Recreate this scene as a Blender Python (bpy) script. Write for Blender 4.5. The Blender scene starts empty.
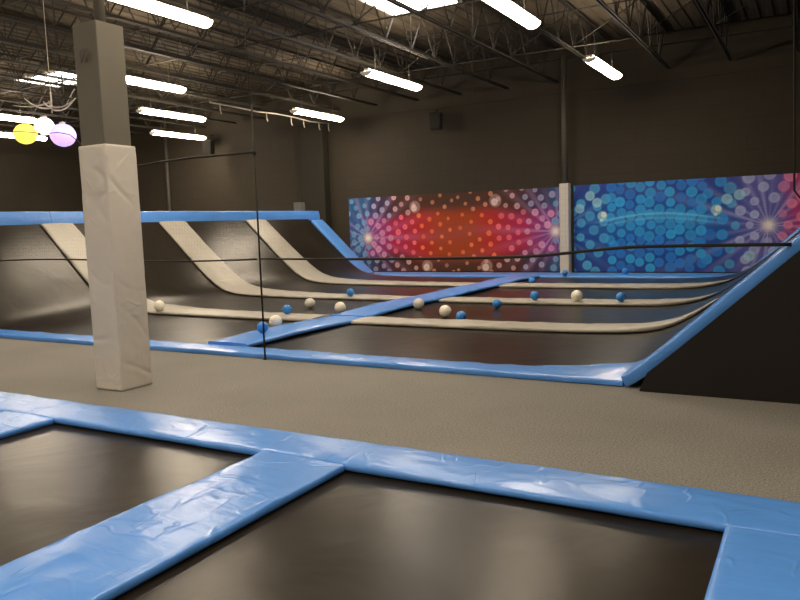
import bpy, bmesh, math, random
import numpy as np
from mathutils import Vector, Matrix, noise
C = bpy.context.scene.collection
random.seed(7)

# ------------------------------------------------------------------ materials
def mat(name, col, rough=0.6, spec=0.5, metal=0.0, bump=None, mottle=None, coat=0.0, crease=None):
    """bump = [(scale xyz, strength, distance)], mottle = (scale, amount)"""
    m = bpy.data.materials.new(name); m.use_nodes = True
    nt = m.node_tree; b = nt.nodes['Principled BSDF']
    b.inputs['Base Color'].default_value = (*col, 1)
    b.inputs['Roughness'].default_value = rough
    b.inputs['Metallic'].default_value = metal
    b.inputs['Specular IOR Level'].default_value = spec
    b.inputs['Coat Weight'].default_value = coat
    b.inputs['Coat Roughness'].default_value = 0.12
    tc = nt.nodes.new('ShaderNodeTexCoord')
    if mottle:
        n = nt.nodes.new('ShaderNodeTexNoise'); n.inputs['Scale'].default_value = mottle[0]
        n.inputs['Detail'].default_value = 5
        r = nt.nodes.new('ShaderNodeMapRange')
        r.inputs['From Min'].default_value = .3; r.inputs['From Max'].default_value = .7
        r.inputs['To Min'].default_value = 1 - mottle[1]; r.inputs['To Max'].default_value = 1 + mottle[1]
        mx = nt.nodes.new('ShaderNodeVectorMath'); mx.operation = 'SCALE'
        mx.inputs[0].default_value = col
        nt.links.new(tc.outputs['Object'], n.inputs['Vector'])
        nt.links.new(n.outputs['Fac'], r.inputs['Value'])
        nt.links.new(r.outputs['Result'], mx.inputs['Scale'])
        nt.links.new(mx.outputs['Vector'], b.inputs['Base Color'])
    prev = None
    for sc, st, di in (bump or []):
        mp = nt.nodes.new('ShaderNodeMapping'); mp.inputs['Scale'].default_value = sc
        mp.inputs['Rotation'].default_value = (0, 0, .5)
        n = nt.nodes.new('ShaderNodeTexNoise'); n.inputs['Scale'].default_value = 1; n.inputs['Detail'].default_value = 3
        n.inputs['Distortion'].default_value = .6
        bp = nt.nodes.new('ShaderNodeBump'); bp.inputs['Strength'].default_value = st; bp.inputs['Distance'].default_value = di
        nt.links.new(tc.outputs['Object'], mp.inputs['Vector']); nt.links.new(mp.outputs['Vector'], n.inputs['Vector'])
        nt.links.new(n.outputs['Fac'], bp.inputs['Height'])
        if prev: nt.links.new(prev.outputs['Normal'], bp.inputs['Normal'])
        prev = bp
    if crease:                                              # thin folded ridges in stretched vinyl
        for k in range(2):
            mp = nt.nodes.new('ShaderNodeMapping'); mp.inputs['Scale'].default_value = [(1, 2.3, 1.6), (2.6, 1.1, 2.2)][k]
            mp.inputs['Rotation'].default_value = (.2, .1, [.5, -.4][k]); mp.inputs['Location'].default_value = (k*3, k*7, 0)
            n = nt.nodes.new('ShaderNodeTexNoise'); n.inputs['Scale'].default_value = crease[0]; n.inputs['Detail'].default_value = 1.5; n.inputs['Distortion'].default_value = .9
            a = nt.nodes.new('ShaderNodeMath'); a.operation = 'SUBTRACT'; a.inputs[1].default_value = .5
            b2 = nt.nodes.new('ShaderNodeMath'); b2.operation = 'ABSOLUTE'
            r2 = nt.nodes.new('ShaderNodeMapRange'); r2.interpolation_type = 'SMOOTHSTEP'
            r2.inputs['From Min'].default_value = 0; r2.inputs['From Max'].default_value = .045; r2.inputs['To Min'].default_value = 1; r2.inputs['To Max'].default_value = 0
            bp = nt.nodes.new('ShaderNodeBump'); bp.inputs['Strength'].default_value = crease[1]; bp.inputs['Distance'].default_value = .012
            nt.links.new(tc.outputs['Object'], mp.inputs['Vector']); nt.links.new(mp.outputs['Vector'], n.inputs['Vector'])
            nt.links.new(n.outputs['Fac'], a.inputs[0]); nt.links.new(a.outputs[0], b2.inputs[0]); nt.links.new(b2.outputs[0], r2.inputs['Value'])
            gn = nt.nodes.new('ShaderNodeTexNoise'); gn.inputs['Scale'].default_value = 1.7 + k; gn.inputs['Detail'].default_value = 1
            gr = nt.nodes.new('ShaderNodeMapRange'); gr.interpolation_type = 'SMOOTHSTEP'; gr.inputs['From Min'].default_value = .50; gr.inputs['From Max'].default_value = .68
            mu = nt.nodes.new('ShaderNodeMath'); mu.operation = 'MULTIPLY'
            nt.links.new(mp.outputs['Vector'], gn.inputs['Vector']); nt.links.new(gn.outputs['Fac'], gr.inputs['Value'])
            nt.links.new(gr.outputs['Result'], mu.inputs[0]); nt.links.new(r2.outputs['Result'], mu.inputs[1])
            nt.links.new(mu.outputs[0], bp.inputs['Height'])
            if prev: nt.links.new(prev.outputs['Normal'], bp.inputs['Normal'])
            prev = bp
    if prev:
        nt.links.new(prev.outputs['Normal'], b.inputs['Normal'])
        if coat: nt.links.new(prev.outputs['Normal'], b.inputs['Coat Normal'])
    return m

def emit(name, col, strength):
    m = bpy.data.materials.new(name); m.use_nodes = True
    b = m.node_tree.nodes['Principled BSDF']
    b.inputs['Base Color'].default_value = (*col, 1)
    b.inputs['Emission Color'].default_value = (*col, 1)
    b.inputs['Emission Strength'].default_value = strength
    return m

M = dict(
    blue=mat('blue_vinyl', (.10, .315, .86), .27, .5, bump=[((2.2, 7, 5), .35, .02)], mottle=(1.5, .05), crease=(1.5, .30)),
    grey=mat('grey_vinyl', (.40, .38, .335), .42, .4, bump=[((3, 8, 5), .4, .02)], mottle=(3, .05), crease=(1.8, .35)),
    colpad=mat('light_grey_vinyl', (.58, .545, .50), .42, .35, bump=[((3, 3, 5), .2, .01)], mottle=(2, .04), crease=(1.1, .30)),
    bed=mat('black_trampoline_mesh', (.020, .016, .011), .29, .19, bump=[((1.3, 1.3, 1.3), .22, .05), ((220, 220, 220), .10, .002)], mottle=(1.2, .25)),
    wall=mat('dark_wall_paint', (.046, .038, .027), .8, .25, mottle=(.7, .10), bump=[((3, 3, 3), .2, .01)]),
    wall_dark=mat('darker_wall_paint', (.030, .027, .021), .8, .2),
    deck=mat('painted_roof_deck', (.058, .046, .031), .8, .2, mottle=(.5, .12)),
    steel=mat('dark_painted_steel', (.024, .021, .016), .6, .3),
    pale_steel=mat('pale_steel', (.45, .42, .36), .5, .4),
    shaft=mat('dark_grey_paint', (.13, .12, .10), .7, .25, mottle=(2, .05)),
    panel=mat('black_plywood', (.014, .012, .011), .6, .25, mottle=(1.5, .1)),
    cord=mat('black_cord', (.018, .016, .013), .7, .3),
    post=mat('grey_post_paint', (.085, .076, .062), .55, .3),
    white=mat('white_enamel', (.75, .73, .68), .45, .4),
    ballw=mat('cream_rubber', (.90, .86, .74), .4, .4),
    ballg=mat('grey_white_rubber', (.66, .64, .58), .45, .4),
    ballb=mat('blue_rubber', (.035, .25, .72), .38, .5),
    speaker=mat('black_speaker', (.025, .023, .020), .55, .3),
    lens=emit('fluorescent_lens', (1.0, .83, .62), 27),
    sky=emit('daylit_skylight', (1.0, .93, .86), 7),
    lan_w=emit('white_lantern_paper', (1.0, .84, .95), 1.6),
    lan_p=emit('violet_lantern_paper', (.60, .40, .95), .62),
    lan_y=emit('yellow_lantern_paper', (.95, .75, .10), .62),
)
def carpet_mat():
    m = mat('grey_carpet', (.16, .15, .135), .95, .1)
    nt = m.node_tree; b = nt.nodes['Principled BSDF']; tc = nt.nodes.new('ShaderNodeTexCoord')
    n1 = nt.nodes.new('ShaderNodeTexNoise'); n1.inputs['Scale'].default_value = 75; n1.inputs['Detail'].default_value = 3
    n2 = nt.nodes.new('ShaderNodeTexNoise'); n2.inputs['Scale'].default_value = .8; n2.inputs['Detail'].default_value = 4
    ad = nt.nodes.new('ShaderNodeMath'); ad.operation = 'MULTIPLY_ADD'; ad.inputs[1].default_value = .22
    cr = nt.nodes.new('ShaderNodeValToRGB')
    cr.color_ramp.elements[0].position = .38; cr.color_ramp.elements[0].color = (.135, .130, .122, 1)
    cr.color_ramp.elements[1].position = .80; cr.color_ramp.elements[1].color = (.31, .30, .28, 1)
    nt.links.new(tc.outputs['Object'], n1.inputs['Vector']); nt.links.new(tc.outputs['Object'], n2.inputs['Vector'])
    nt.links.new(n2.outputs['Fac'], ad.inputs[0]); nt.links.new(n1.outputs['Fac'], ad.inputs[2])
    nt.links.new(ad.outputs[0], cr.inputs['Fac']); nt.links.new(cr.outputs['Color'], b.inputs['Base Color'])
    bp = nt.nodes.new('ShaderNodeBump'); bp.inputs['Strength'].default_value = .5; bp.inputs['Distance'].default_value = .004
    nt.links.new(n1.outputs['Fac'], bp.inputs['Height']); nt.links.new(bp.outputs['Normal'], b.inputs['Normal'])
    return m
M['carpet'] = carpet_mat()
def wall_block_mat():
    m = mat('dark_block_wall', (.055, .049, .038), .75, .25)
    nt = m.node_tree; b = nt.nodes['Principled BSDF']; tc = nt.nodes.new('ShaderNodeTexCoord')
    mp = nt.nodes.new('ShaderNodeMapping'); mp.inputs['Rotation'].default_value = (math.pi/2, 0, 0)
    br = nt.nodes.new('ShaderNodeTexBrick'); br.inputs['Scale'].default_value = 1
    br.inputs['Brick Width'].default_value = .8; br.inputs['Row Height'].default_value = .4; br.inputs['Mortar Size'].default_value = .012
    br.inputs['Color1'].default_value = (.047, .0385, .0275, 1); br.inputs['Color2'].default_value = (.0445, .0365, .026, 1)
    br.inputs['Mortar'].default_value = (.040, .033, .0235, 1)
    nt.links.new(tc.outputs['Object'], mp.inputs['Vector']); nt.links.new(mp.outputs['Vector'], br.inputs['Vector'])
    nt.links.new(br.outputs['Color'], b.inputs['Base Color'])
    return m
M['block'] = wall_block_mat()

# ------------------------------------------------------------------ helpers
def box(bm, x0, x1, y0, y1, z0, z1):
    vs = [bm.verts.new((x, y, z)) for z in (z0, z1) for x, y in ((x0, y0), (x1, y0), (x1, y1), (x0, y1))]
    for f in ((0, 3, 2, 1), (4, 5, 6, 7), (0, 1, 5, 4), (1, 2, 6, 5), (2, 3, 7, 6), (3, 0, 4, 7)):
        bm.faces.new([vs[i] for i in f])
def tube(bm, pts, r, n=8):
    pts = [Vector(p) for p in pts]; rings = []
    for i, p in enumerate(pts):
        t = (pts[min(i+1, len(pts)-1)] - pts[max(i-1, 0)]).normalized()
        a = t.cross(Vector((0, 0, 1)))
        if a.length < 1e-3: a = t.cross(Vector((1, 0, 0)))
        a.normalize(); b = t.cross(a)
        rr = r[i] if isinstance(r, (list, tuple)) else r
        rings.append([bm.verts.new(p + rr*(math.cos(2*math.pi*k/n)*a + math.sin(2*math.pi*k/n)*b)) for k in range(n)])
    for A, B in zip(rings, rings[1:]):
        for k in range(n): bm.faces.new((A[k], A[(k+1) % n], B[(k+1) % n], B[k]))
    bm.faces.new(rings[0][::-1]); bm.faces.new(rings[-1])
def prism(bm, poly, y0, y1):
    """polygon in X-Z extruded along Y"""
    a = [bm.verts.new((x, y0, z)) for x, z in poly]; b = [bm.verts.new((x, y1, z)) for x, z in poly]
    n = len(poly); bm.faces.new(a); bm.faces.new(b[::-1])
    for i in range(n): bm.faces.new((a[i], b[i], b[(i+1) % n], a[(i+1) % n]))
def sphere(bm, c, r, u=24, v=14, sz=1):
    bmesh.ops.create_uvsphere(bm, u_segments=u, v_segments=v, radius=r, matrix=Matrix.Translation(c) @ Matrix.Diagonal((1, 1, sz, 1)))
def obj(name, bm, m, parent=None, smooth=False, bevel=0):
    bmesh.ops.recalc_face_normals(bm, faces=bm.faces)
    me = bpy.data.meshes.new(name); bm.to_mesh(me); bm.free()
    me.materials.append(m)
    if smooth:
        for p in me.polygons: p.use_smooth = True
    o = bpy.data.objects.new(name, me); C.objects.link(o)
    if parent: o.parent = parent
    if bevel:
        b = o.modifiers.new('bevel', 'BEVEL'); b.width = bevel; b.segments = 2; b.limit_method = 'ANGLE'
    return o
def tag(o, label, cat, group=None):
    o['label'] = label; o['category'] = cat
    if group: o['group'] = group
    return o
def thing(name, label, cat, loc=(0, 0, 0), group=None):
    o = bpy.data.objects.new(name, None); o.empty_display_size = .1; C.objects.link(o); o.location = loc
    return tag(o, label, cat, group)
def struct(name, bm, m, **k):
    o = obj(name, bm, m, **k); o['kind'] = 'structure'; return o
def pbox(name, m, parent, *a, bevel=0):
    bm = bmesh.new(); box(bm, *a); return obj(name, bm, m, parent, bevel=bevel)

def sweep(path, side, width, thick, amp=.006, crown=.008, wr=1.0, seed=0, step=.09, nw=10, square=False, rad=None):
    """A padded band: rounded cross-section, width along `side`, swept along path.
    path points lie on the middle of its underside."""
    path = [Vector(p) for p in path]; side = Vector(side).normalized()
    pts = [path[0]]
    for a, b in zip(path, path[1:]):
        n = max(1, round((b-a).length/step))
        for i in range(1, n+1): pts.append(a.lerp(b, i/n))
    r = rad or min(thick*.45, width*.2)
    prof = []                                              # (s, n, weight of wrinkles)
    h = width/2
    if square:
        prof = [(-h, 0, 0), (-h, thick, 0)] + [(-h + width*i/nw, thick, 1) for i in range(1, nw)] + [(h, thick, 0), (h, 0, 0)]
    else:
        prof = [(-h + r*.5, 0, 0), (-h, r*.6, .3), (-h, thick-r, .6)]
        for k in (1, 2): prof.append((-h + r*(1-math.cos(k*math.pi/6)), thick - r*(1-math.sin(k*math.pi/6)), .8))
        for i in range(nw+1):
            t = i/nw; prof.append((-h + r + (width-2*r)*t, thick + crown*math.sin(math.pi*t), 1))
        for k in (2, 1): prof.append((h - r*(1-math.cos(k*math.pi/6)), thick - r*(1-math.sin(k*math.pi/6)), .8))
        prof += [(h, thick-r, .6), (h, r*.6, .3), (h - r*.5, 0, 0)]
    bm = bmesh.new(); rings = []
    for i, p in enumerate(pts):
        t = (pts[min(i+1, len(pts)-1)] - pts[max(i-1, 0)]).normalized()
        n = side.cross(t).normalized()
        if n.z < -1e-6 or (abs(n.z) < 1e-6 and n.x < 0): n = -n
        end = 0 if i in (0, len(pts)-1) else 1
        ring = []
        for s, q, w in prof:
            P = p + side*s + n*q
            if w and amp:
                u = (P.dot(t)*3.0, s*5.5, seed*3.7 + q)
                d = noise.noise(Vector((u[0]*wr + s*4, u[1]*wr - P.dot(t), u[2])))
                d2 = noise.noise(Vector((u[0]*2.7*wr - s*7, u[1]*2.1*wr, u[2]+9)))
                d3 = 1 - abs(noise.noise(Vector((u[0]*1.3 + s*9, s*3, u[2]+20))))*3.2
                P = P + n*(amp*w*end*(d + .5*d2 + .55*max(0, d3))) + side*(amp*.9*w*(1 if abs(s) > h-r*1.1 else 0)*noise.noise(Vector((u[0]*.5, seed, s))))
            ring.append(bm.verts.new(P))
        rings.append(ring)
    n = len(prof)
    for A, B in zip(rings, rings[1:]):
        for k in range(n): bm.faces.new((A[k], A[(k+1) % n], B[(k+1) % n], B[k]))
    bm.faces.new(rings[0][::-1]); bm.faces.new(rings[-1])
    return bm
def pad(name, m, label, cat, group, *a, parent=None, **k):
    bm = sweep(*a, **k)
    o = obj(name, bm, m, parent, smooth=True)
    es = o.modifiers.new('edges', 'EDGE_SPLIT'); es.split_angle = math.radians(50)
    if label: tag(o, label, cat, group)
    return o

# ------------------------------------------------------------------ dimensions
XB_L, XB_R = -12.1, -1.48          # where the court floor bends up
SL = .933                          # ramp steepness
XT_L, XT_R = -14.05, .47           # ramp tops
ZT = 1.82
WALL_Y, X_LEFT, X_RIGHT, Y_BACK, Z_DECK = 21.2, -27.5, 4.5, -10.0, 6.45
def rz(x, w=.42):
    z = 0
    for t in (XB_L - x, x - XB_R): z += SL*(t + math.sqrt(t*t + w*w))/2
    return z - .006
LANES = [(7.27, 9.68), (10.22, 12.83), (13.38, 15.98), (16.65, 18.95)]
STRIPS = [(9.65, 10.25), (12.80, 13.41), (15.95, 16.68)]
DIV = (-7.15, -6.45)

# ------------------------------------------------------------------ shell
bm = bmesh.new(); box(bm, X_LEFT, X_RIGHT, Y_BACK, WALL_Y, -.2, 0); struct('floor', bm, M['carpet'])
bm = bmesh.new(); box(bm, X_LEFT, X_RIGHT, WALL_Y, WALL_Y+.25, -.2, 5.16); box(bm, X_LEFT, X_RIGHT, WALL_Y+.08, WALL_Y+.25, 5.16, Z_DECK+.1); struct('wall_far', bm, M['block'])
bm = bmesh.new(); box(bm, X_LEFT-.25, X_LEFT, Y_BACK-.25, WALL_Y+.25, -.2, Z_DECK+.1); struct('wall_left', bm, M['wall'])
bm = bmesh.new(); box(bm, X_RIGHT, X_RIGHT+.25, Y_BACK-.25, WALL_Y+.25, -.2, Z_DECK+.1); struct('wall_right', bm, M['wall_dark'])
bm = bmesh.new(); box(bm, X_LEFT, X_RIGHT, Y_BACK-.25, Y_BACK, -.2, Z_DECK+.1); struct('wall_back', bm, M['wall'])
# corrugated roof deck
bm = bmesh.new(); poly = []; x = X_LEFT
while x < X_RIGHT:
    poly += [(x, Z_DECK), (x+.12, Z_DECK), (x+.15, Z_DECK+.03), (x+.28, Z_DECK+.03)]; x += .31
top = [(x, Z_DECK+.12), (X_LEFT, Z_DECK+.12)]
lo = [bm.verts.new((a, Y_BACK, b)) for a, b in poly]; hi = [bm.verts.new((a, WALL_Y+.2, b)) for a, b in poly]
for i in range(len(poly)-1): bm.faces.new((lo[i], lo[i+1], hi[i+1], hi[i]))
box(bm, X_LEFT, X_RIGHT+.2, Y_BACK, WALL_Y+.2, Z_DECK+.05, Z_DECK+.15)
struct('ceiling', bm, M['deck'])
bm = bmesh.new(); box(bm, -15.0, X_RIGHT, WALL_Y-.05, WALL_Y+.08, 5.16, 5.21); struct('trim_1', bm, M['wall'])
bm = bmesh.new(); box(bm, X_LEFT, X_RIGHT, WALL_Y-.13, WALL_Y+.05, 6.12, 6.2); box(bm, X_LEFT, X_RIGHT, WALL_Y-.05, WALL_Y-.03, 6.2, 6.34); struct('trim_2', bm, M['wall'])
# dark boxed pilaster in the corner behind the ramp
o = pbox('pilaster', M['wall_dark'], None, -15.72, -14.68, WALL_Y-.35, WALL_Y-.004, .002, 5.1, bevel=.01)
tag(o, 'tall dark boxed pilaster on the far wall behind the ramp corner', 'pilaster')
bm = bmesh.new(); tube(bm, [(-22.4, WALL_Y-.08, 0), (-22.4, WALL_Y-.08, 6.1)], .07, 12)
tag(obj('wall_pipe', bm, M['post'], smooth=True), 'thin vertical pipe on the distant wall, seen past the padded column', 'pipe')

# ------------------------------------------------------------------ the dodgeball court
ORD = ['front', 'second', 'third', 'farthest']
def samples(x0, x1):
    n = max(2, round(abs(x1-x0)/.12)); return [x0 + (x1-x0)*i/n for i in range(n+1)]
for i, (y0, y1) in enumerate(LANES):
    y0, y1 = (7.30 if i == 0 else y0-.03), (18.93 if i == 3 else y1+.03)
    ym, w = (y0+y1)/2, y1-y0
    for sidename, xa, xb in (('left', DIV[0]+.03, XT_L+.02), ('right', DIV[1]-.03, XT_R)):
        lab = f'black trampoline bed curving up the {sidename} ramp, in the {ORD[i]} lane of the court'
        bm = sweep([(x, ym, rz(x)+.008) for x in samples(xa, xb)], (0, 1, 0), w, .012, amp=.003, wr=.35, seed=i*2+len(sidename), step=.15, nw=10, square=True)
        if i == 0:
            for v in bm.verts:
                t = min(1, max(0, (v.co.y-7.3)/2.3)); v.co.z += (rz(v.co.x, .12 + .30*t) - rz(v.co.x)) 
                if sidename == 'right':
                    q = min(1, max(0, (v.co.x+3.0)/1.45)); v.co.y = max(v.co.y, 7.30 + .41*q*q)
        o = obj('trampoline_bed', bm, M['bed'], smooth=True); o.modifiers.new('e', 'EDGE_SPLIT').split_angle = math.radians(50)
        tag(o, lab, 'trampoline', 'black trampoline beds of the court')
WHERE = ['nearest', 'middle', 'farthest']
REND = [-1.06, -1.42, -1.48]
for i, (y0, y1) in enumerate(STRIPS):
    ym, w = (y0+y1)/2, y1-y0
    for sidename, xa, xb in (('left', DIV[0]-.05, XT_L+.06), ('right', DIV[1]+.05, REND[i])):
        o = pad('lane_pad', M['grey'], f'{WHERE[i]} grey padded lane strip of the court, on the {sidename} side of the blue divider', 'pad',
            'grey lane strips of the court', [(x, ym, rz(x)+.031) for x in samples(xa, xb)], (0, 1, 0), w, .045, amp=.012, crown=.012, seed=i*5+len(sidename), nw=8)
        if sidename == 'left':                              # the strip is wider towards the left ramp
            for v in o.data.vertices:
                t = max(0, min(1, (DIV[0]-1 - v.co.x)/3)); g = math.exp(-((v.co.x+11.6)/1.3)**2)
                v.co.y += (v.co.y-y0)/w*(t*(.14, .24, .12)[i] + .18*g)
        if sidename == 'right':                             # the strip narrows and thins out where it meets the right ramp
            for v in o.data.vertices:
                t = max(0, min(1, (v.co.x - (xb-.9))/.9)); v.co.y += (y1 - v.co.y)*.85*t*t
                zz = rz(v.co.x)+.031; v.co.z = zz + (v.co.z-zz)*(1-.7*t*t)
# blue divider across the court
segs = [(7.30, 10.1), (10.1, 13.15), (13.15, 16.3), (16.3, 18.90)]
for i, (a, b) in enumerate(segs):
    xm = sum(DIV)/2; wob = [0, .04, -.02, .015, -.02]
    pts = []
    for k in range(17):
        t = k/16; y = a + (b-a)*t
        pts.append((xm + .04*math.sin(y*1.35+.6), y, .024 + .018*math.sin(math.pi*t)**2 + (.028 if i in (1, 2) else .012)))
    pad('divider_pad', M['blue'], f'blue padded divider crossing the court lengthwise, {["nearest", "second", "third", "farthest"][i]} section, between the {ORD[i]} lane beds', 'pad',
        'blue divider pads down the middle of the court', pts, (1, 0, 0), .70, .055, amp=.009, seed=30+i, nw=8)
# front and far edge pads
fx = [(-12.15, -9.4), (-9.4, -6.35), (-6.35, -3.9), (-3.9, XB_R-.07)]
fl = ['left end by the padded column', 'section meeting the blue divider', 'section right of the net pole', 'at the right ramp corner']
for i, (a, b) in enumerate(fx):
    EP = pad('edge_pad', M['blue'], f'low blue edge pad between carpet and court, {fl[i]}', 'pad', 'blue front edge pads of the court',
        [(a, 7.09, .002), (b, 7.09, .002)], (0, 1, 0), .38, .058, amp=.010, crown=.006, seed=40+i, nw=8, rad=.015)
    if i == 3:                                              # the pad widens towards the ramp corner
        for v in EP.data.vertices:
            t = max(0, min(1, (v.co.x+3.0)/1.5)); v.co.y += .42*t*t*(v.co.y-6.9)/.38; v.co.z += .05*t*t*min(1, max(0, (v.co.y-7.0)/.4))
for i, (a, b) in enumerate([(-11.99, DIV[0]+.2), (DIV[0]+.2, -3.6), (-3.6, XB_R-.10)]):
    pad('edge_pad', M['blue'], f'blue far edge pad of the court below the banners, {["left", "middle", "right"][i]} section', 'pad', 'blue far edge pads of the court',
        [(a, 19.52, .004), (b, 19.52, .004)], (0, 1, 0), 1.15, .075, amp=.008, seed=50+i, nw=8)
# sloping edge pads
def slope_path(sgn, y, w=.12, lift=.01, extra=0):
    xb, xt = (XB_L, XT_L) if sgn < 0 else (XB_R, XT_R)
    out = []
    for k in range(30):
        t = -.03 + (abs(xt-xb)+extra+.03)*k/29
        z = SL*(t + math.sqrt(t*t + w*w))/2
        out.append((xb + sgn*t, y, z+lift))
    return out
pad('ramp_edge_pad', M['blue'], 'blue pad sloping up the front edge of the right ramp above the black panel', 'pad', None, slope_path(1, 7.27, lift=-.030), (0, 1, 0), .82, .108, amp=.010, seed=60, nw=10, rad=.016, crown=.004)
pad('ramp_edge_pad', M['blue'], 'blue pad sloping up the far edge of the left ramp beside the left banner', 'pad', None, slope_path(-1, 19.3, lift=-.044, extra=-.06), (0, 1, 0), .62, .12, amp=.008, seed=61, nw=8)
pad('ramp_edge_pad', M['blue'], 'blue pad sloping up the far edge of the right ramp below the blue banner', 'pad', None, slope_path(1, 19.3, lift=-.044), (0, 1, 0), .62, .12, amp=.008, seed=62, nw=8)
# blue bar along the top of the left ramp
ys = [(6.9, 9.95), (9.95, 13.1), (13.1, 16.3), (16.3, 19.62)]
nm = ['left of the padded column', 'just right of the padded column', 'above the farthest grey strip', 'ending at the white stub post']
for i, (a, b) in enumerate(ys):
    root = thing('ramp_top_pad', f'blue pad along the top of the left ramp, section {nm[i]}', 'pad', (XT_L-.1, (a+b)/2, ZT), 'blue pads along the left ramp top')
    loc = Vector(root.location)
    p = [Vector((XT_L-.085, y, ZT+.115)) - loc for y in (a+.004, b-.004)]
    bm = sweep(p, (-.18, 0, 1), .32, .075, amp=.008, seed=70+i, nw=6); o = obj('front_face', bm, M['blue'], root, smooth=True); o.modifiers.new('e', 'EDGE_SPLIT').split_angle = .9
    p = [Vector((XT_L-.40, y, ZT+.195)) - loc for y in (a+.004, b-.004)]
    bm = sweep(p, (1, 0, 0), .50, .07, amp=.006, seed=75+i, nw=6); o = obj('top_face', bm, M['blue'], root, smooth=True); o.modifiers.new('e', 'EDGE_SPLIT').split_angle = .9
# timber framing that carries the ramps (black)
bm = bmesh.new(); prism(bm, [(-1.37, 0), (3.2, 0), (3.2, 2.02), (XT_R+.12, 2.02)] + [(p.x, p.z-.006) for p in [Vector(q) for q in slope_path(1, 0, lift=0)][::-1] if p.x > -1.34] + [(-1.37, .02)], 6.785, 6.822)
tag(obj('side_panel', bm, M['panel']), 'black side panel closing off the right ramp at the edge of the carpet', 'panel')
bm = bmesh.new(); prism(bm, [(XT_L-.2, 0), (XT_L-.2, ZT), (XT_L-.14, ZT), (XT_L-.14, 0)], 7.0, 19.6)
tag(obj('back_panel', bm, M['panel']), 'black board carrying the blue top pads of the left ramp', 'panel')
o = pbox('stub_post', M['shaft'], None, -14.62, -14.34, 19.0, 19.25, ZT+.285, ZT+.56, bevel=.02)
tag(o, 'short whitish stub post on the far corner of the left ramp top', 'post')

# ------------------------------------------------------------------ balls
BW, BB = .101, .083
BALLS = [
 ('ballw', BW, -10.75, 9.72, 1, 'cream ball resting on the nearest grey strip next to the padded column'),
 ('ballw', BW, -7.23, 8.81, 0, 'cream ball beside the blue divider, just right of the net pole'),
 ('ballg', BW, -8.43, 11.32, 0, 'grey-white ball in the second lane between the blue balls left of the divider'),
 ('ballw', BW, -7.44, 10.89, 0, 'cream ball touching the left edge of the blue divider in the second lane'),
 ('ballg', BW, -6.27, 11.71, 0, 'grey-white ball against the right side of the blue divider'),
 ('ballw', BW, -5.3, 10.82, 0, 'cream ball in the second lane beside a blue ball, right of the divider'),
 ('ballw', BW, -3.71, 12.95, 1, 'bright cream ball on the middle grey strip right of the divider'),
 ('ballb', BB, -6.85, 8.05, 2, 'blue ball behind the net pole on the near end of the divider'),
 ('ballb', BB, -8.02, 10.10, 1, 'blue ball on the nearest grey strip left of the divider'),
 ('ballb', BB, -8.58, 12.97, 1, 'blue ball on the middle grey strip left of the divider'),
 ('ballb', BB, -4.83, 10.42, 0, 'blue ball just behind the nearest grey strip, right of the divider'),
 ('ballb', BB, -4.93, 12.17, 0, 'blue ball in front of the middle grey strip, nearest the divider on its right'),
 ('ballb', BB, -4.5, 12.95, 1, 'blue ball on the middle grey strip left of the bright cream ball'),
 ('ballb', BB, -2.93, 12.93, 1, 'blue ball on the middle grey strip, rightmost of the balls in that row'),
 ('ballb', BB, -5.96, 16.98, 0, 'blue ball at the far end of the divider'),
 ('ballb', BB, -5.74, 18.95, 3, 'blue ball on the far edge pad below the grey padded post'),
 ('ballb', BB, -4.3, 19.49, 3, 'blue ball on the far edge pad in front of the blue banner'),
]
from mathutils.bvhtree import BVHTree
def _tree():
    V, Fc = [], []
    for o in C.objects:
        if o.type == 'MESH' and o.parent is None and o.name.split('.')[0] in ('trampoline_bed', 'lane_pad', 'divider_pad', 'edge_pad', 'floor'):
            n = len(V); V += [v.co.copy() for v in o.data.vertices]; Fc += [[n+i for i in p.vertices] for p in o.data.polygons]
    return BVHTree.FromPolygons(V, Fc)
TREE = _tree()
def rest(x, y, r):
    """height at which a ball of radius r touches what lies under it"""
    best = r
    for q in range(25):
        for k in range(24):
            d = r*.97*q/24; a = k*math.pi/12
            h = TREE.ray_cast(Vector((x+d*math.cos(a), y+d*math.sin(a), 1.0)), Vector((0, 0, -1)))[0]
            if h: best = max(best, h.z + math.sqrt(r*r-d*d))
    return best + .001
proto = {}
for kind, r, x, y, on, lab in BALLS:
    if kind not in proto:
        bm = bmesh.new(); sphere(bm, (0, 0, 0), r, 28, 18); o = obj('ball', bm, M[kind], smooth=True); proto[kind] = o
        bm = bmesh.new(); sphere(bm, (0, 0, r*.95), r*.045, 10, 6); v = obj('valve', bm, M[kind], o, smooth=True)
        v.rotation_euler = (.9, .3, 0)
    else:
        o = proto[kind].copy(); C.objects.link(o)
        for ch in proto[kind].children:
            c = ch.copy(); C.objects.link(c); c.parent = o
        o.rotation_euler = (random.uniform(-1, 1), random.uniform(-1, 1), random.uniform(0, 6))
    o.location = (x, y, rest(x, y, r))
    tag(o, lab, 'ball', 'cream and grey-white balls on the court' if kind != 'ballb' else 'blue balls on the court')

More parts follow.
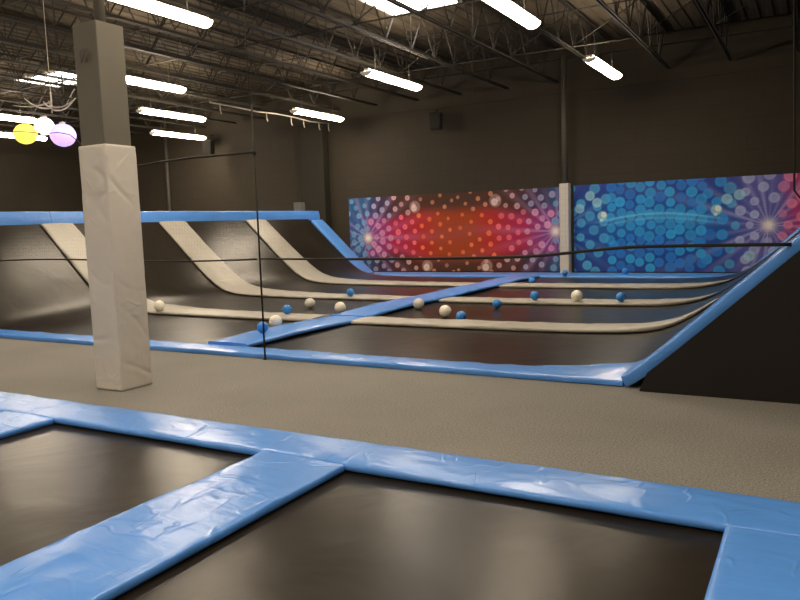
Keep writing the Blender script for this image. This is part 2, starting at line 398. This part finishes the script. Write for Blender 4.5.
# ------------------------------------------------------------------ near trampolines
NB = [(-8.75, -6.20, 'left'), (-5.60, -3.26, 'middle'), (-2.66, -.31, 'right')]
for x0, x1, w in NB[1:]:
    xm = (x0+x1)/2
    bm = sweep([(xm, .3, .001), (xm, 3.85, .001)], (1, 0, 0), x1-x0, .010, amp=.0015, wr=.3, seed=80+int(x1), step=.15, nw=12, square=True)
    o = obj('trampoline_bed', bm, M['bed'], smooth=True); o.modifiers.new('e', 'EDGE_SPLIT').split_angle = .9
    tag(o, {'middle': 'near black trampoline bed to the left of the wide blue pad', 'right': 'near black trampoline bed to the right of the wide blue pad'}[w], 'trampoline', 'near row trampoline beds')
for xm, lab in ((-5.90, 'near blue divider pad, cut off by the left edge, in front of the column'), (-2.96, 'wide blue divider pad of the near row, between the two large black beds'), (-.01, 'blue divider pad of the near row at the bottom right corner')):
    pad('divider_pad', M['blue'], lab, 'pad', 'blue divider pads of the near row', [(xm, .35, .016), (xm, 3.795, .016)], (1, 0, 0), .70, .05, amp=.006, wr=.75, crown=.006, seed=90+int(xm*3), step=.05, nw=14)
for i, (a, b, lab) in enumerate(((-9.2, -6.22, 'the piece cut off by the left edge'), (-6.22, -3.32, 'the piece in front of the padded column'), (-3.32, 2.4, 'the piece running to the right edge'))):
    pad('edge_pad', M['blue'], f'near blue border pad along the carpet, {lab}', 'pad', 'blue border pads of the near row',
        [(a, 4.035, .024), (b, 4.035, .024)], (0, 1, 0), .47, .048, amp=.006, wr=.75, crown=.006, seed=100+i, step=.05, nw=12)

# ------------------------------------------------------------------ column
col = thing('padded_column', 'square column on the carpet wrapped in pale grey padding, dark above', 'column', (-6.265, 5.13, 0))
bm = bmesh.new(); box(bm, -.185, .165, -.165, .165, 2.42, 3.66); obj('shaft', bm, M['shaft'], col, bevel=.012)
bm = bmesh.new(); tube(bm, [(.03, .0, 3.6), (.03, 0, Z_DECK-.02)], .055, 14); obj('steel_pipe', bm, M['shaft'], col, smooth=True)
def column_pad():
    bm = bmesh.new(); rings = []; H, hw = 2.47, .196
    nz, ns = 130, 16
    for i in range(nz+1):
        z = .004 + H*i/nz; ring = []
        grow = 1.0 + .012*math.sin(z*1.7) + .02*(z/H) + .03*math.exp(-z*7)
        if i in (0, nz): grow -= .02
        for f in range(4):
            for k in range(ns):
                t = -1 + 2*k/ns
                x, y = [(t, -1), (1, t), (-t, 1), (-1, -t)][f]
                a = 1 - .03*abs(t)**14
                P = Vector((x*hw*grow*a, y*hw*grow*a, z))
                nn = noise.noise(Vector((P.x*1.6 + f*2, P.y*1.6, z*2.6 + P.x*1.6 + P.y*1.4)))
                gate = max(0, noise.noise(Vector((f*3.1 + t*.8, 4.2, z*1.9))) + .55)
                ridge = max(0, 1 - 11*abs(nn))*gate
                d = .004*noise.noise(P*4) + .003*noise.noise(P*13) - .022*ridge
                N = Vector([(0, -1, 0), (1, 0, 0), (0, 1, 0), (-1, 0, 0)][f])
                ring.append(bm.verts.new(P + N*d*(1-abs(t)**6*.6)))
        rings.append(ring)
    n = len(rings[0])
    for A, B in zip(rings, rings[1:]):
        for k in range(n): bm.faces.new((A[k], A[(k+1) % n], B[(k+1) % n], B[k]))
    bm.faces.new(rings[0][::-1]); bm.faces.new(rings[-1])
    return bm
obj('padding', column_pad(), M['colpad'], col, smooth=True)
bm = bmesh.new()
for dx in (-.03, .035):
    tube(bm, [(dx-.02, -.168, 3.40), (dx-.025, -.20, 3.36), (dx, -.205, 3.27), (dx+.02, -.20, 3.33), (dx+.01, -.168, 3.36)], .006, 6)
obj('hook', bm, M['post'], col, smooth=True)

# ------------------------------------------------------------------ post at the far wall
pst = thing('post', 'thin steel post with a grey padded foot between the two banners', 'post', (-6.29, 20.85, 0))
bm = bmesh.new(); tube(bm, [(0, 0, 2.45), (0, 0, 6.15)], .085, 16); obj('steel_pipe', bm, M['post'], pst, smooth=True)
bm = bmesh.new(); box(bm, -.135, .135, -.135, .135, 0, 2.58); bmesh.ops.subdivide_edges(bm, edges=[e for e in bm.edges if abs((e.verts[0].co-e.verts[1].co).z) > 1], cuts=30)
for v in bm.verts:
    v.co += Vector((noise.noise(v.co*6), noise.noise(v.co*6+Vector((5, 0, 0))), 0))*.012
obj('padding', bm, M['colpad'], pst, bevel=.02)

# ------------------------------------------------------------------ printed banners
def banner(name, label, x0, x1, z1, fn, y=WALL_Y-.04):
    d = .02; nx, nz = int((x1-x0)/d), int(z1/d)
    xs = np.linspace(x0, x1, nx+1); zs = np.linspace(.03, z1, nz+1)
    X, Z = np.meshgrid(xs, zs); col = fn(X, Z)
    nv = X.size
    front = np.stack([X.ravel(), np.full(nv, y-.03), Z.ravel()], 1)
    idx = np.arange(nv).reshape(X.shape)
    faces = np.stack([idx[:-1, :-1].ravel(), idx[:-1, 1:].ravel(), idx[1:, 1:].ravel(), idx[1:, :-1].ravel()], 1).tolist()
    c = [(x0, y, .03), (x1, y, .03), (x1, y, z1), (x0, y, z1)]
    k = [idx[0, 0], idx[0, -1], idx[-1, -1], idx[-1, 0]]
    faces += [[int(nv+3), int(nv+2), int(nv+1), int(nv)]]
    for a in range(4):
        b = (a+1) % 4
        edge = [idx[0, :], idx[:, -1], idx[-1, ::-1], idx[::-1, 0]][a].tolist()
        faces.append(edge[::-1] + [nv+a, nv+b])
    me = bpy.data.meshes.new(name); me.from_pydata(front.tolist() + c, [], faces); me.update()
    at = me.color_attributes.new('print', 'FLOAT_COLOR', 'POINT')
    full = np.ones((nv+4, 4), np.float32); full[:nv, :3] = col.reshape(-1, 3); full[nv:, :3] = .02
    at.data.foreach_set('color', full.ravel())
    me.materials.append(M['print'])
    o = bpy.data.objects.new(name, me); C.objects.link(o)
    return tag(o, label, 'banner')
mp = bpy.data.materials.new('printed_vinyl'); mp.use_nodes = True
b_ = mp.node_tree.nodes['Principled BSDF']; b_.inputs['Roughness'].default_value = .5; b_.inputs['Specular IOR Level'].default_value = .25
va = mp.node_tree.nodes.new('ShaderNodeVertexColor'); va.layer_name = 'print'
mp.node_tree.links.new(va.outputs['Color'], b_.inputs['Base Color']); M['print'] = mp
def lin(c): return np.array([((v/255)/12.92 if v/255 < .04045 else ((v/255+.055)/1.055)**2.4) for v in c])
def mixc(A, Bc, t): return A*(1-t[..., None]) + Bc*t[..., None]
def ss(a, b, x):
    t = np.clip((x-a)/(b-a), 0, 1); return t*t*(3-2*t)
BURST = [(-13.17, 1.15), (-6.66, 1.22), (-1.06, 1.24)]
rng = np.random.default_rng(5)
def dots(col, X, Z, lst):
    for cx, cz, r, c, a in lst:
        i0, i1 = np.searchsorted(X[0], [cx-r*1.3, cx+r*1.3]); j0, j1 = np.searchsorted(Z[:, 0], [cz-r*1.3, cz+r*1.3])
        if i1 <= i0 or j1 <= j0: continue
        x, z = X[j0:j1, i0:i1], Z[j0:j1, i0:i1]
        d = np.hypot(x-cx, z-cz)/r
        m = a*(1-ss(.82, 1.1, d))*(.78 + .22*ss(.4, .9, d))
        col[j0:j1, i0:i1] = mixc(col[j0:j1, i0:i1], lin(c), m)
    return col
def rays(col, X, Z, cx, cz, n, c, rmax, seed):
    th = np.arctan2(Z-cz, X-cx); rr = np.hypot(X-cx, Z-cz)
    ray = np.clip(.5 + .5*np.cos(th*n + seed), 0, 1)**2*(.6 + .4*np.cos(th*7+seed*3))
    col = mixc(col, lin(c), np.clip(ray*np.exp(-rr/rmax), 0, 1)*.8)
    return mixc(col, lin((250, 240, 232)), np.exp(-(rr/.15)**2))
def around(cx, cz, rings, colour, r0, a0, xlim):
    """dots on widening rings about a starburst, stretched sideways"""
    out = []
    for k, (R, n, rs) in enumerate(rings):
        for q in range(n):
            t = 2*math.pi*(q + .5*(k % 2))/n
            x, z = cx + R*math.cos(t)*1.08 + rng.uniform(-.02, .02), cz + R*math.sin(t)*.98 + rng.uniform(-.02, .02)
            if xlim[0] < x < xlim[1] and 0 < z < 2.55 and rng.random() > .06:
                out.append((x, z, r0*rs*rng.uniform(.85, 1.12), colour(x, z), a0*rng.uniform(.65, 1.05)))
    return out
RINGS = [(.30, 8, 1.0), (.55, 12, 1.0), (.82, 16, .95), (1.10, 21, .9), (1.38, 25, .85), (1.66, 30, .8), (1.95, 34, .75), (2.25, 38, .7), (2.55, 42, .65), (2.85, 46, .6), (3.15, 50, .58)]
def left_print(X, Z):
    mid = (BURST[0][0]+BURST[1][0])/2; half = BURST[1][0]-mid
    u = np.abs(X-mid)/half; vy = np.abs(Z-1.2)/1.25
    c = np.zeros(X.shape+(3,)) + lin((166, 66, 28))
    c = mixc(c, lin((184, 42, 40)), ss(.12, .40, u)); c = mixc(c, lin((176, 36, 82)), ss(.38, .66, u))
    c = mixc(c, lin((128, 62, 138)), ss(.66, .95, u))
    c = mixc(c, lin((52, 92, 160)), ss(.05, -.25, X-BURST[0][0])); c = mixc(c, lin((70, 90, 165)), ss(.0, .3, X-BURST[1][0]))
    dark = ss(.42, .80, vy + .18*ss(.3, .8, u)*ss(1.05, .7, u))
    c = mixc(c, mixc(np.zeros_like(c)+lin((66, 46, 34)), lin((52, 50, 84)), ss(.55, .9, u)), dark*.94)
    c = mixc(c, lin((38, 96, 150)), ss(.35, .8, vy)*ss(.86, 1.06, u)*.9)
    for i in (0, 1): c = rays(c, X, Z, *BURST[i], 20, (214, 172, 222), .95, i)
    def rc(x, z):
        w = abs(x-mid)/half; v = abs(z-1.2)/1.25
        if w < .40: return (255, 132, 84) if v < .6 else (222, 150, 118)
        if w < .70: return (255, 120, 138) if v < .55 else (226, 176, 186)
        if w < .97: return (230, 160, 200) if v < .5 else (178, 178, 220)
        return (120, 176, 222)
    L = []
    for i in (0, 1):
        lim = (-14, mid) if i == 0 else (mid, -6.3)
        L += around(*BURST[i], RINGS, rc, .105, .92, lim)
    for x, z in ((-11.35, 2.12), (-8.55, 2.20), (-10.95, .20), (-8.88, .20)):
        L.append((x, z, .20, (226, 190, 190), .35)); L.append((x-.03, z-.04, .11, (250, 228, 224), .75))
    return dots(c, X, Z, L)
def right_print(X, Z):
    vy = np.abs(Z-1.25)/1.25; bx = BURST[2][0]
    c = np.zeros(X.shape+(3,)) + lin((20, 66, 146))
    c = mixc(c, lin((26, 92, 168)), np.exp(-((Z-1.45)/.40)**2)*ss(2.6, 1.2, np.abs(X+3.8)))
    c = mixc(c, lin((54, 58, 136)), ss(.45, 1.0, vy)*.45)
    c = mixc(c, lin((96, 96, 176)), ss(1.2, .2, np.abs(X-bx))*.85)
    c = mixc(c, lin((186, 44, 112)), ss(.15, .8, X-bx))
    c = rays(c, X, Z, *BURST[2], 24, (196, 192, 234), 1.15, 2); c = rays(c, X, Z, *BURST[1], 22, (120, 176, 222), .8, 1)
    def rc(x, z):
        if x > bx+.25: return (236, 140, 182)
        if abs(x-bx) < .75: return (178, 188, 224)
        if x < -5.2 or x > -2.0: return (80, 172, 222)
        return (42, 150, 224) if rng.random() < .7 else (34, 118, 208)
    big = [(.42, 8, .8), (.72, 11, .95), (1.02, 15, 1.0), (1.32, 18, 1.05), (1.62, 22, 1.1)]
    L = around(*BURST[1], big, rc, .135, .85, (-6.3, -3.82)) + around(*BURST[2], big, rc, .135, .85, (-3.82, 1.2))
    for q, gx in enumerate(np.arange(-5.05, -2.55, .265)):
        for gz in np.arange(.06, 2.6, .295):
            x, z = gx + rng.uniform(-.03, .03), gz + (.147 if q % 2 else 0) + .10*math.cos((gx+3.8)*1.2) + rng.uniform(-.03, .03)
            L.append((x, z, rng.uniform(.120, .150), (44, 158, 222) if abs(z-1.45) < .45 or rng.random() < .4 else (34, 124, 212), rng.uniform(.6, 1.0)))
    for x, z in ((-5.3, 1.62), (-2.30, 1.68), (-5.65, 2.2), (-1.75, 2.05), (-2.05, 1.95), (-5.95, 1.85), (-5.45, 2.0), (-1.5, .45)):
        L.append((x, z, .14, (156, 212, 226), .7))
    for x, z in ((-5.3, 1.62), (-2.30, 1.68)): L.append((x+.04, z+.03, .08, (238, 240, 214), .85)); L.append((x-.02, z-.12, .05, (225, 235, 220), .7))
    c = dots(c, X, Z, L)
    for dz, al in ((0, .55), (-.13, .3)):
        arc = np.exp(-((Z-1.46-dz-.18*np.cos((X+3.8)*1.0))/.03)**2)*ss(1.9, 1.2, np.abs(X+3.8))
        c = mixc(c, lin((120, 206, 230)), arc*al)
    return c
banner('wall_banner', 'printed wall banner with red and orange dots, left of the padded post', -13.90, -6.40, 2.50, left_print)
banner('wall_banner', 'printed wall banner with blue overlapping dots, right of the padded post', -6.12, 1.1, 2.52, lambda X, Z: np.clip(right_print(X, Z)*1.2, 0, .95))

# ------------------------------------------------------------------ netting in front of the court
def netting(bm, x0, x1, z0, z1, y, s=.05, r=.0002, topf=None):
    nx = int((x1-x0)/s)
    for i in range(nx+1):
        x = x0 + (x1-x0)*i/nx; zt = topf(x) if topf else z1
        box(bm, x-r, x+r, y-r, y+r, z0, zt)
    nz = int((z1-z0)/s)
    for j in range(nz+1):
        z = z0 + (z1-z0)*j/nz
        a = x0
        if topf:                                            # clip under the sagging rope
            xs = [x0 + (x1-x0)*i/200 for i in range(201)]; run = None
            for x in xs + [None]:
                ok = x is not None and topf(x) >= z
                if ok and run is None: run = x
                if not ok and run is not None:
                    if prev_x > run: box(bm, run, prev_x, y-r, y+r, z-r, z+r)
                    run = None
                prev_x = x
        else: box(bm, x0, x1, y-r, y+r, z-r, z+r)
YN = 6.835
PX = -5.83
pole = thing('net_pole', 'thin black net pole standing at the court front edge beside the blue divider', 'pole', (PX, 6.868, 0))
bm = bmesh.new(); tube(bm, [(0, 0, .008), (0, 0, 3.05)], .0115, 10); obj('pole', bm, M['cord'], pole, smooth=True)
bm = bmesh.new(); tube(bm, [(0, 0, 0), (0, 0, .012)], .022, 14); obj('base_plate', bm, M['cord'], pole)
bm = bmesh.new(); tube(bm, [(0, 0, 2.47), (0, 0, 2.53)], .026, 10); obj('clamp', bm, M['cord'], pole, smooth=True)
def hemz(x): return 1.235 + .075*max(0, min(1, (x+2.6)/1.3))**2*(3-2*max(0, min(1, (x+2.6)/1.3))) - .012*math.sin((x+5.9)*.9)
net = thing('safety_net', 'large fine black safety net right of the pole, its hem crossing before the banners', 'net', (PX, YN, 0))
bm = bmesh.new(); netting(bm, .02, 5.62, 1.32, 5.2, 0); obj('netting', bm, M['cord'], net)['kind'] = 'stuff'
bm = bmesh.new(); P = [(PX + .02 + 5.64*i/40) for i in range(41)]
tube(bm, [(x-PX, 0, hemz(x)) for x in P], [.010 + .005*min(1, i/12) for i in range(41)], 8); obj('hem', bm, M['cord'], net, smooth=True)
bm = bmesh.new(); tube(bm, [(5.66, 0, 5.3), (5.64, .01, 3.4), (5.67, 0, 1.76), (5.71, 0, 1.70), (5.95, 0, 1.69)], .009, 8); obj('edge_rope', bm, M['cord'], net, smooth=True)
bm = bmesh.new(); tube(bm, [(.0, 0, 5.2), (5.66, 0, 5.2)], .010, 8); obj('head_rope', bm, M['cord'], net, smooth=True)
bm = bmesh.new(); tube(bm, [(0, 0, 3.05), (0, 0, 5.2)], .005, 6); obj('side_cord', bm, M['cord'], net, smooth=True)
net2 = thing('safety_net', 'low fine black net left of the pole, hanging from a sagging rope', 'net', (PX, YN, 0))
RP = [(-5.83, 2.50), (-6.2, 2.50), (-6.8, 2.505), (-7.4, 2.49), (-7.91, 2.46), (-8.2, 2.50), (-8.5, 2.60), (-8.8, 2.80), (-9.1, 2.99), (-9.35, 3.04), (-9.62, 3.05), (-10.12, 3.12), (-11.3, 3.25)]
def ropez(x):
    X_ = x + PX
    for (a, za), (b, zb) in zip(RP, RP[1:]):
        if b <= X_ <= a: return za + (zb-za)*(X_-a)/(b-a)
    return RP[-1][1]
bm = bmesh.new(); netting(bm, -5.3, -.02, 1.21, 3.2, 0, topf=ropez); obj('netting', bm, M['cord'], net2)['kind'] = 'stuff'
bm = bmesh.new(); tube(bm, [(x-PX, 0, z) for x, z in RP], [.014, .014, .014, .013, .012, .011, .010, .008] + [.006]*(len(RP)-8), 8); obj('head_rope', bm, M['cord'], net2, smooth=True)
bm = bmesh.new(); tube(bm, [(-.02-5.28*i/20, 0, 1.23 - .02*math.sin(i*.31)) for i in range(21)], .011, 8); obj('hem', bm, M['cord'], net2, smooth=True)

# ------------------------------------------------------------------ roof steel
def make_joist():
    r = bpy.data.objects.new('roof_joist', None); C.objects.link(r)
    y0, y1 = Y_BACK+.05, WALL_Y-.12
    zb, zt = 5.45, 6.40
    bm = bmesh.new()
    for dx in (-.05, .018): box(bm, dx, dx+.032, y0, y1, zb, zb+.012); box(bm, dx+(.026 if dx < 0 else 0), dx+(.032 if dx < 0 else .006), y0, y1, zb, zb+.06)
    obj('bottom_chord', bm, M['steel'], r)
    bm = bmesh.new()
    for dx in (-.06, .02): box(bm, dx, dx+.04, y0, y1, zt-.012, zt); box(bm, dx+(.034 if dx < 0 else 0), dx+(.04 if dx < 0 else .006), y0, y1, zt-.06, zt)
    obj('top_chord', bm, M['steel'], r)
    bm = bmesh.new(); y = y0+.3; p = 1.15
    while y + p < y1:
        tube(bm, [(0, y, zt-.03), (0, y+p/2, zb+.03)], .015, 6); tube(bm, [(0, y+p/2, zb+.03), (0, y+p, zt-.03)], .015, 6)
        tube(bm, [(0, y+p/2, zb+.03), (0, y+p/2, zt-.03)], .009, 6)
        y += p
    obj('web', bm, M['steel'], r)
    return r
JX = [-8.05 + 1.52*i for i in range(-11, 7)]
NUM = ['', 'first', 'second', 'third', 'fourth', 'fifth', 'sixth', 'seventh', 'eighth', 'ninth', 'tenth', 'eleventh', 'twelfth']
jp = make_joist()
for i, x in enumerate(JX):
    if i == 0: o = jp
    else:
        o = jp.copy(); C.objects.link(o)
        for ch in jp.children:
            c = ch.copy(); C.objects.link(c); c.parent = o
    o.location = (x, 0, 0); k = i-11
    if k == 0: lab = 'dark open-web roof joist passing along the left side of the large skylight'
    elif k < 0: lab = f'dark open-web roof joist, {NUM[-k]} to the left of the large skylight joist'
    else: lab = f'dark open-web roof joist, {NUM[k]} to the right of the large skylight joist'
    tag(o, lab, 'roof joist', 'dark open-web joists under the roof deck')
for k, (y, lab) in enumerate(((8.0, 'nearest the padded column'), (12.6, 'crossing in front of the large skylight'), (17.2, 'nearer the far wall'))):
    rr = thing('bridging', f'dark steel bridging rods across the roof joists, {lab}', 'bridging', (0, y, 0), 'bridging rods between joists')
    for part, z in (('lower_rod', 5.52), ('upper_rod', 6.33)):
        bm = bmesh.new(); tube(bm, [(JX[0], 0, z), (JX[-1], 0, z)], .018, 6); obj(part, bm, M['steel'], rr, smooth=True)
    bm = bmesh.new()
    for a, b in zip(JX, JX[1:]):
        tube(bm, [(a, .03, 5.52), (b, .03, 6.33)], .012, 6)
    obj('diagonal_rods', bm, M['steel'], rr, smooth=True)
# skylights
def skylight(name, lab, x0, x1, y0, y1, bars):
    r = thing(name, lab, 'skylight', ((x0+x1)/2, (y0+y1)/2, Z_DECK-.06)); r['kind'] = 'structure'
    hx, hy = (x1-x0)/2, (y1-y0)/2
    bm = bmesh.new()
    for a in ((-hx-.05, -hx, -hy-.05, hy+.05), (hx, hx+.05, -hy-.05, hy+.05), (-hx, hx, -hy-.05, -hy), (-hx, hx, hy, hy+.05)): box(bm, *a, -.0, .05)
    for k in range(1, bars): x = -hx + 2*hx*k/bars; box(bm, x-.02, x+.02, -hy, hy, .0, .03)
    obj('frame', bm, M['white'], r)
    bm = bmesh.new(); box(bm, -hx, hx, -hy, hy, .03, .05); obj('pane', bm, M['sky'], r)
skylight('window_1', 'large bright skylight in the roof deck at the top middle', -8.60, -6.95, 13.9, 15.3, 2)
skylight('window_2', 'small bright skylight far off, left of the dark column top', -21.6, -19.4, 14.5, 15.9, 4)

# ------------------------------------------------------------------ fluorescent lights
def make_light():
    r = bpy.data.objects.new('ceiling_light', None); C.objects.link(r)
    L = 1.2
    prof = [(.145*math.sin(a), -.0 - .10*math.cos(a)) for a in [(-90 + 18*k)*math.pi/180 for k in range(11)]]
    bm = bmesh.new(); prism(bm, prof, -L, L); obj('lens', bm, M['lens'], r)
    bm = bmesh.new(); box(bm, -.06, .06, -L, L, .004, .06); obj('housing', bm, M['white'], r, bevel=.005)
    for s in (-1, 1):
        bm = bmesh.new(); prism(bm, [(p[0]*1.04, p[1]*1.04) for p in prof], s*L, s*(L+.012)); obj('end_cap', bm, M['white'], r)
        bm = bmesh.new(); tube(bm, [(0, s*.8, .06), (0, s*.8, .48)], .006, 6); obj('hanger', bm, M['post'], r, smooth=True)
    return r
LIGHTS = [
 (-4.38, 11.5, 'ceiling light at the top centre, right of the large skylight'),
 (-8.80, 15.5, 'ceiling light hanging in the middle, left below the large skylight'),
 (-4.31, 17.35, 'ceiling light nearest the thin far post, above the blue banner'),
 (-13.32, 18.75, 'ceiling light above the far corner of the left ramp'),
 (-13.39, 12.05, 'ceiling light just right of the column, upper of the three there'),
 (-16.45, 15.85, 'ceiling light right of the column, middle of the three there'),
 (-19.78, 19.3, 'ceiling light right of the column, lowest of the three there'),
 (-8.79, 8.13, 'ceiling light above the column at the top left'),
 (-20.15, 12.75, 'ceiling light left of the column, upper of the two behind the lanterns'),
 (-23.6, 15.5, 'ceiling light left of the column, lower of the two behind the lanterns'),
 (-4.38, 5.6, 'ceiling light over the carpet, out of the picture above'),
 (-8.8, .8, 'ceiling light over the near trampolines, out of the picture to the left'),
 (-4.38, -.3, 'ceiling light over the near trampolines, out of the picture above'),
 (-13.39, 5.3, 'ceiling light out of the picture left of the column'),
 (-8.8, -5.6, 'fill light added behind the viewer, over the left of the near trampolines'),  # unseen, added to brighten the pad sides that face the camera
 (-4.38, -6.0, 'fill light added behind the viewer, over the middle of the near trampolines'),  # unseen too, added as fill for the camera-facing pad sides
 (.1, -4.2, 'fill light added behind the viewer, on the right'),  # unseen fill, added to light the near pads from behind right
 (.1, 1.6, 'fill light added out of the picture above, over the right blue pad'),  # unseen fill, added to brighten pads and carpet on the right
 (-13.39, -1.4, 'ceiling light behind the viewer, far to the left'),
]
lp = make_light()
for i, (x, y, lab) in enumerate(LIGHTS):
    if i == 0: o = lp
    else:
        o = lp.copy(); C.objects.link(o)
        for ch in lp.children:
            c = ch.copy(); C.objects.link(c); c.parent = o
    o.location = (x, y, 5.0)
    tag(o, 'fluorescent ' + lab, 'ceiling light', 'fluorescent ceiling lights')

# ------------------------------------------------------------------ net rail, speakers, lanterns
rail = thing('curtain_rail', 'pale rail with hanging hooks under the roof above the left ramp', 'rail', (-14.55, 15, 5.05))
bm = bmesh.new(); tube(bm, [(0, .4, .03), (0, 1.5, .02), (0, 2.4, 0), (.02, 3.2, .03), (.02, 4.2, .02), (0, 5.0, -.02), (0, 6.1, .02)], .02, 8); obj('rail', bm, M['pale_steel'], rail, smooth=True)
for y in (.8, 2.8, 4.0, 4.65, 5.5, 6.05):
    bm = bmesh.new(); tube(bm, [(0, y, .02), (0, y+.01, -.16), (.0, y+.05, -.24)], .018, 6); obj('hook', bm, M['pale_steel'], rail, smooth=True)
def speaker(loc, rot, lab):
    r = thing('wall_speaker', lab, 'speaker', loc, 'black speakers under the roof'); r.rotation_euler = rot
    bm = bmesh.new(); prism(bm, [(-.16, -.25), (.16, -.25), (.18, .25), (-.18, .25)], -.15, .15); obj('cabinet', bm, M['speaker'], r, bevel=.012)
    bm = bmesh.new(); prism(bm, [(-.14, -.23), (.14, -.23), (.16, .23), (-.16, .23)], -.165, -.148); obj('grille', bm, M['cord'], r)
    bm = bmesh.new(); tube(bm, [(0, .05, .25), (0, .12, .36), (0, .32, .38)], .02, 8); obj('bracket', bm, M['steel'], r, smooth=True)
speaker((-10.35, WALL_Y-.36, 4.72), (.0, 0, .15), 'small black speaker mounted high on the far wall above the left banner')
speaker((-19.35, 20.3, 4.62), (.25, .16, .3), 'small black speaker tilted beside the lowest ceiling light right of the column')
mob = thing('hanging_mobile', 'hanging mobile of pale curved arms above the paper lanterns', 'mobile', (-11.05, 8, 3.55))
bm = bmesh.new(); tube(bm, [(0, 0, 1.88), (0, 0, .1)], .006, 6); obj('cord', bm, M['pale_steel'], mob, smooth=True)
bm = bmesh.new(); tube(bm, [(0, 0, .06), (0, 0, .40)], [.012, .012], 8); obj('hub', bm, M['pale_steel'], mob, smooth=True)
for a, l, z0, dz in ((0, .60, .16, .10), (.9, .35, .12, .2), (2.6, .45, .26, .10), (3.3, .85, .24, .05), (4.3, .4, .15, .15), (5.4, .45, .18, .02)):
    bm = bmesh.new()
    tube(bm, [(l*t*math.cos(a), l*t*math.sin(a), z0 - .05*math.sin(math.pi*t*.8) + dz*t*t) for t in [k/8 for k in range(9)]], [.016-.008*k/8 for k in range(9)], 8)
    obj('arm', bm, M['pale_steel'], mob, smooth=True)
def lantern(loc, r, m, lab):
    t = thing('paper_lantern', lab, 'lantern', loc, 'round paper lanterns')
    bm = bmesh.new(); sphere(bm, (0, 0, 0), r, 32, 20, .92)
    for v in bm.verts: v.co *= 1 + .012*math.cos(v.co.z/r*40)
    obj('shade', bm, M[m], t, smooth=True)
    bm = bmesh.new(); tube(bm, [(0, 0, r*.9), (0, 0, r*.9+.03)], .05, 12); obj('collar', bm, M['pale_steel'], t)
    bm = bmesh.new(); tube(bm, [(0, 0, r*.9), (0, 0, Z_DECK-.03-loc[2])], .004, 5); obj('cord', bm, M['cord'], t)
lantern((-11.35, 8.05, 3.43), .155, 'lan_w', 'glowing white paper lantern, highest of the three left of the column')
lantern((-10.75, 7.95, 3.22), .20, 'lan_p', 'glowing violet paper lantern, closest to the column')
lantern((-11.95, 8.1, 3.36), .19, 'lan_y', 'yellow paper lantern, furthest from the column')

# ------------------------------------------------------------------ world, camera, view
w = bpy.data.worlds.new('World'); bpy.context.scene.world = w; w.use_nodes = True
w.node_tree.nodes['Background'].inputs['Color'].default_value = (.5, .45, .4, 1)
w.node_tree.nodes['Background'].inputs['Strength'].default_value = .1
F, yaw, pit, rol = 733.19, .517046, .103931, -.033822
f = Vector((-math.sin(yaw)*math.cos(pit), math.cos(yaw)*math.cos(pit), -math.sin(pit)))
r = Vector((math.cos(yaw), math.sin(yaw), 0)); u = r.cross(f)
r2 = math.cos(rol)*r + math.sin(rol)*u; u2 = -math.sin(rol)*r + math.cos(rol)*u
cd = bpy.data.cameras.new('camera'); cam = bpy.data.objects.new('camera', cd); C.objects.link(cam)
cd.sensor_fit = 'HORIZONTAL'; cd.sensor_width = 36; cd.lens = F*36/800; cd.clip_end = 200
cam.matrix_world = Matrix(((r2.x, u2.x, -f.x, 0), (r2.y, u2.y, -f.y, 0), (r2.z, u2.z, -f.z, 1.6), (0, 0, 0, 1)))
sc = bpy.context.scene; sc.camera = cam
sc.view_settings.view_transform = 'Standard'; sc.view_settings.look = 'None'; sc.view_settings.gamma = 1
sc.view_settings.use_curve_mapping = False; sc.view_settings.exposure = 1.1
sc.cycles.use_denoising = True; sc.cycles.max_bounces = 8
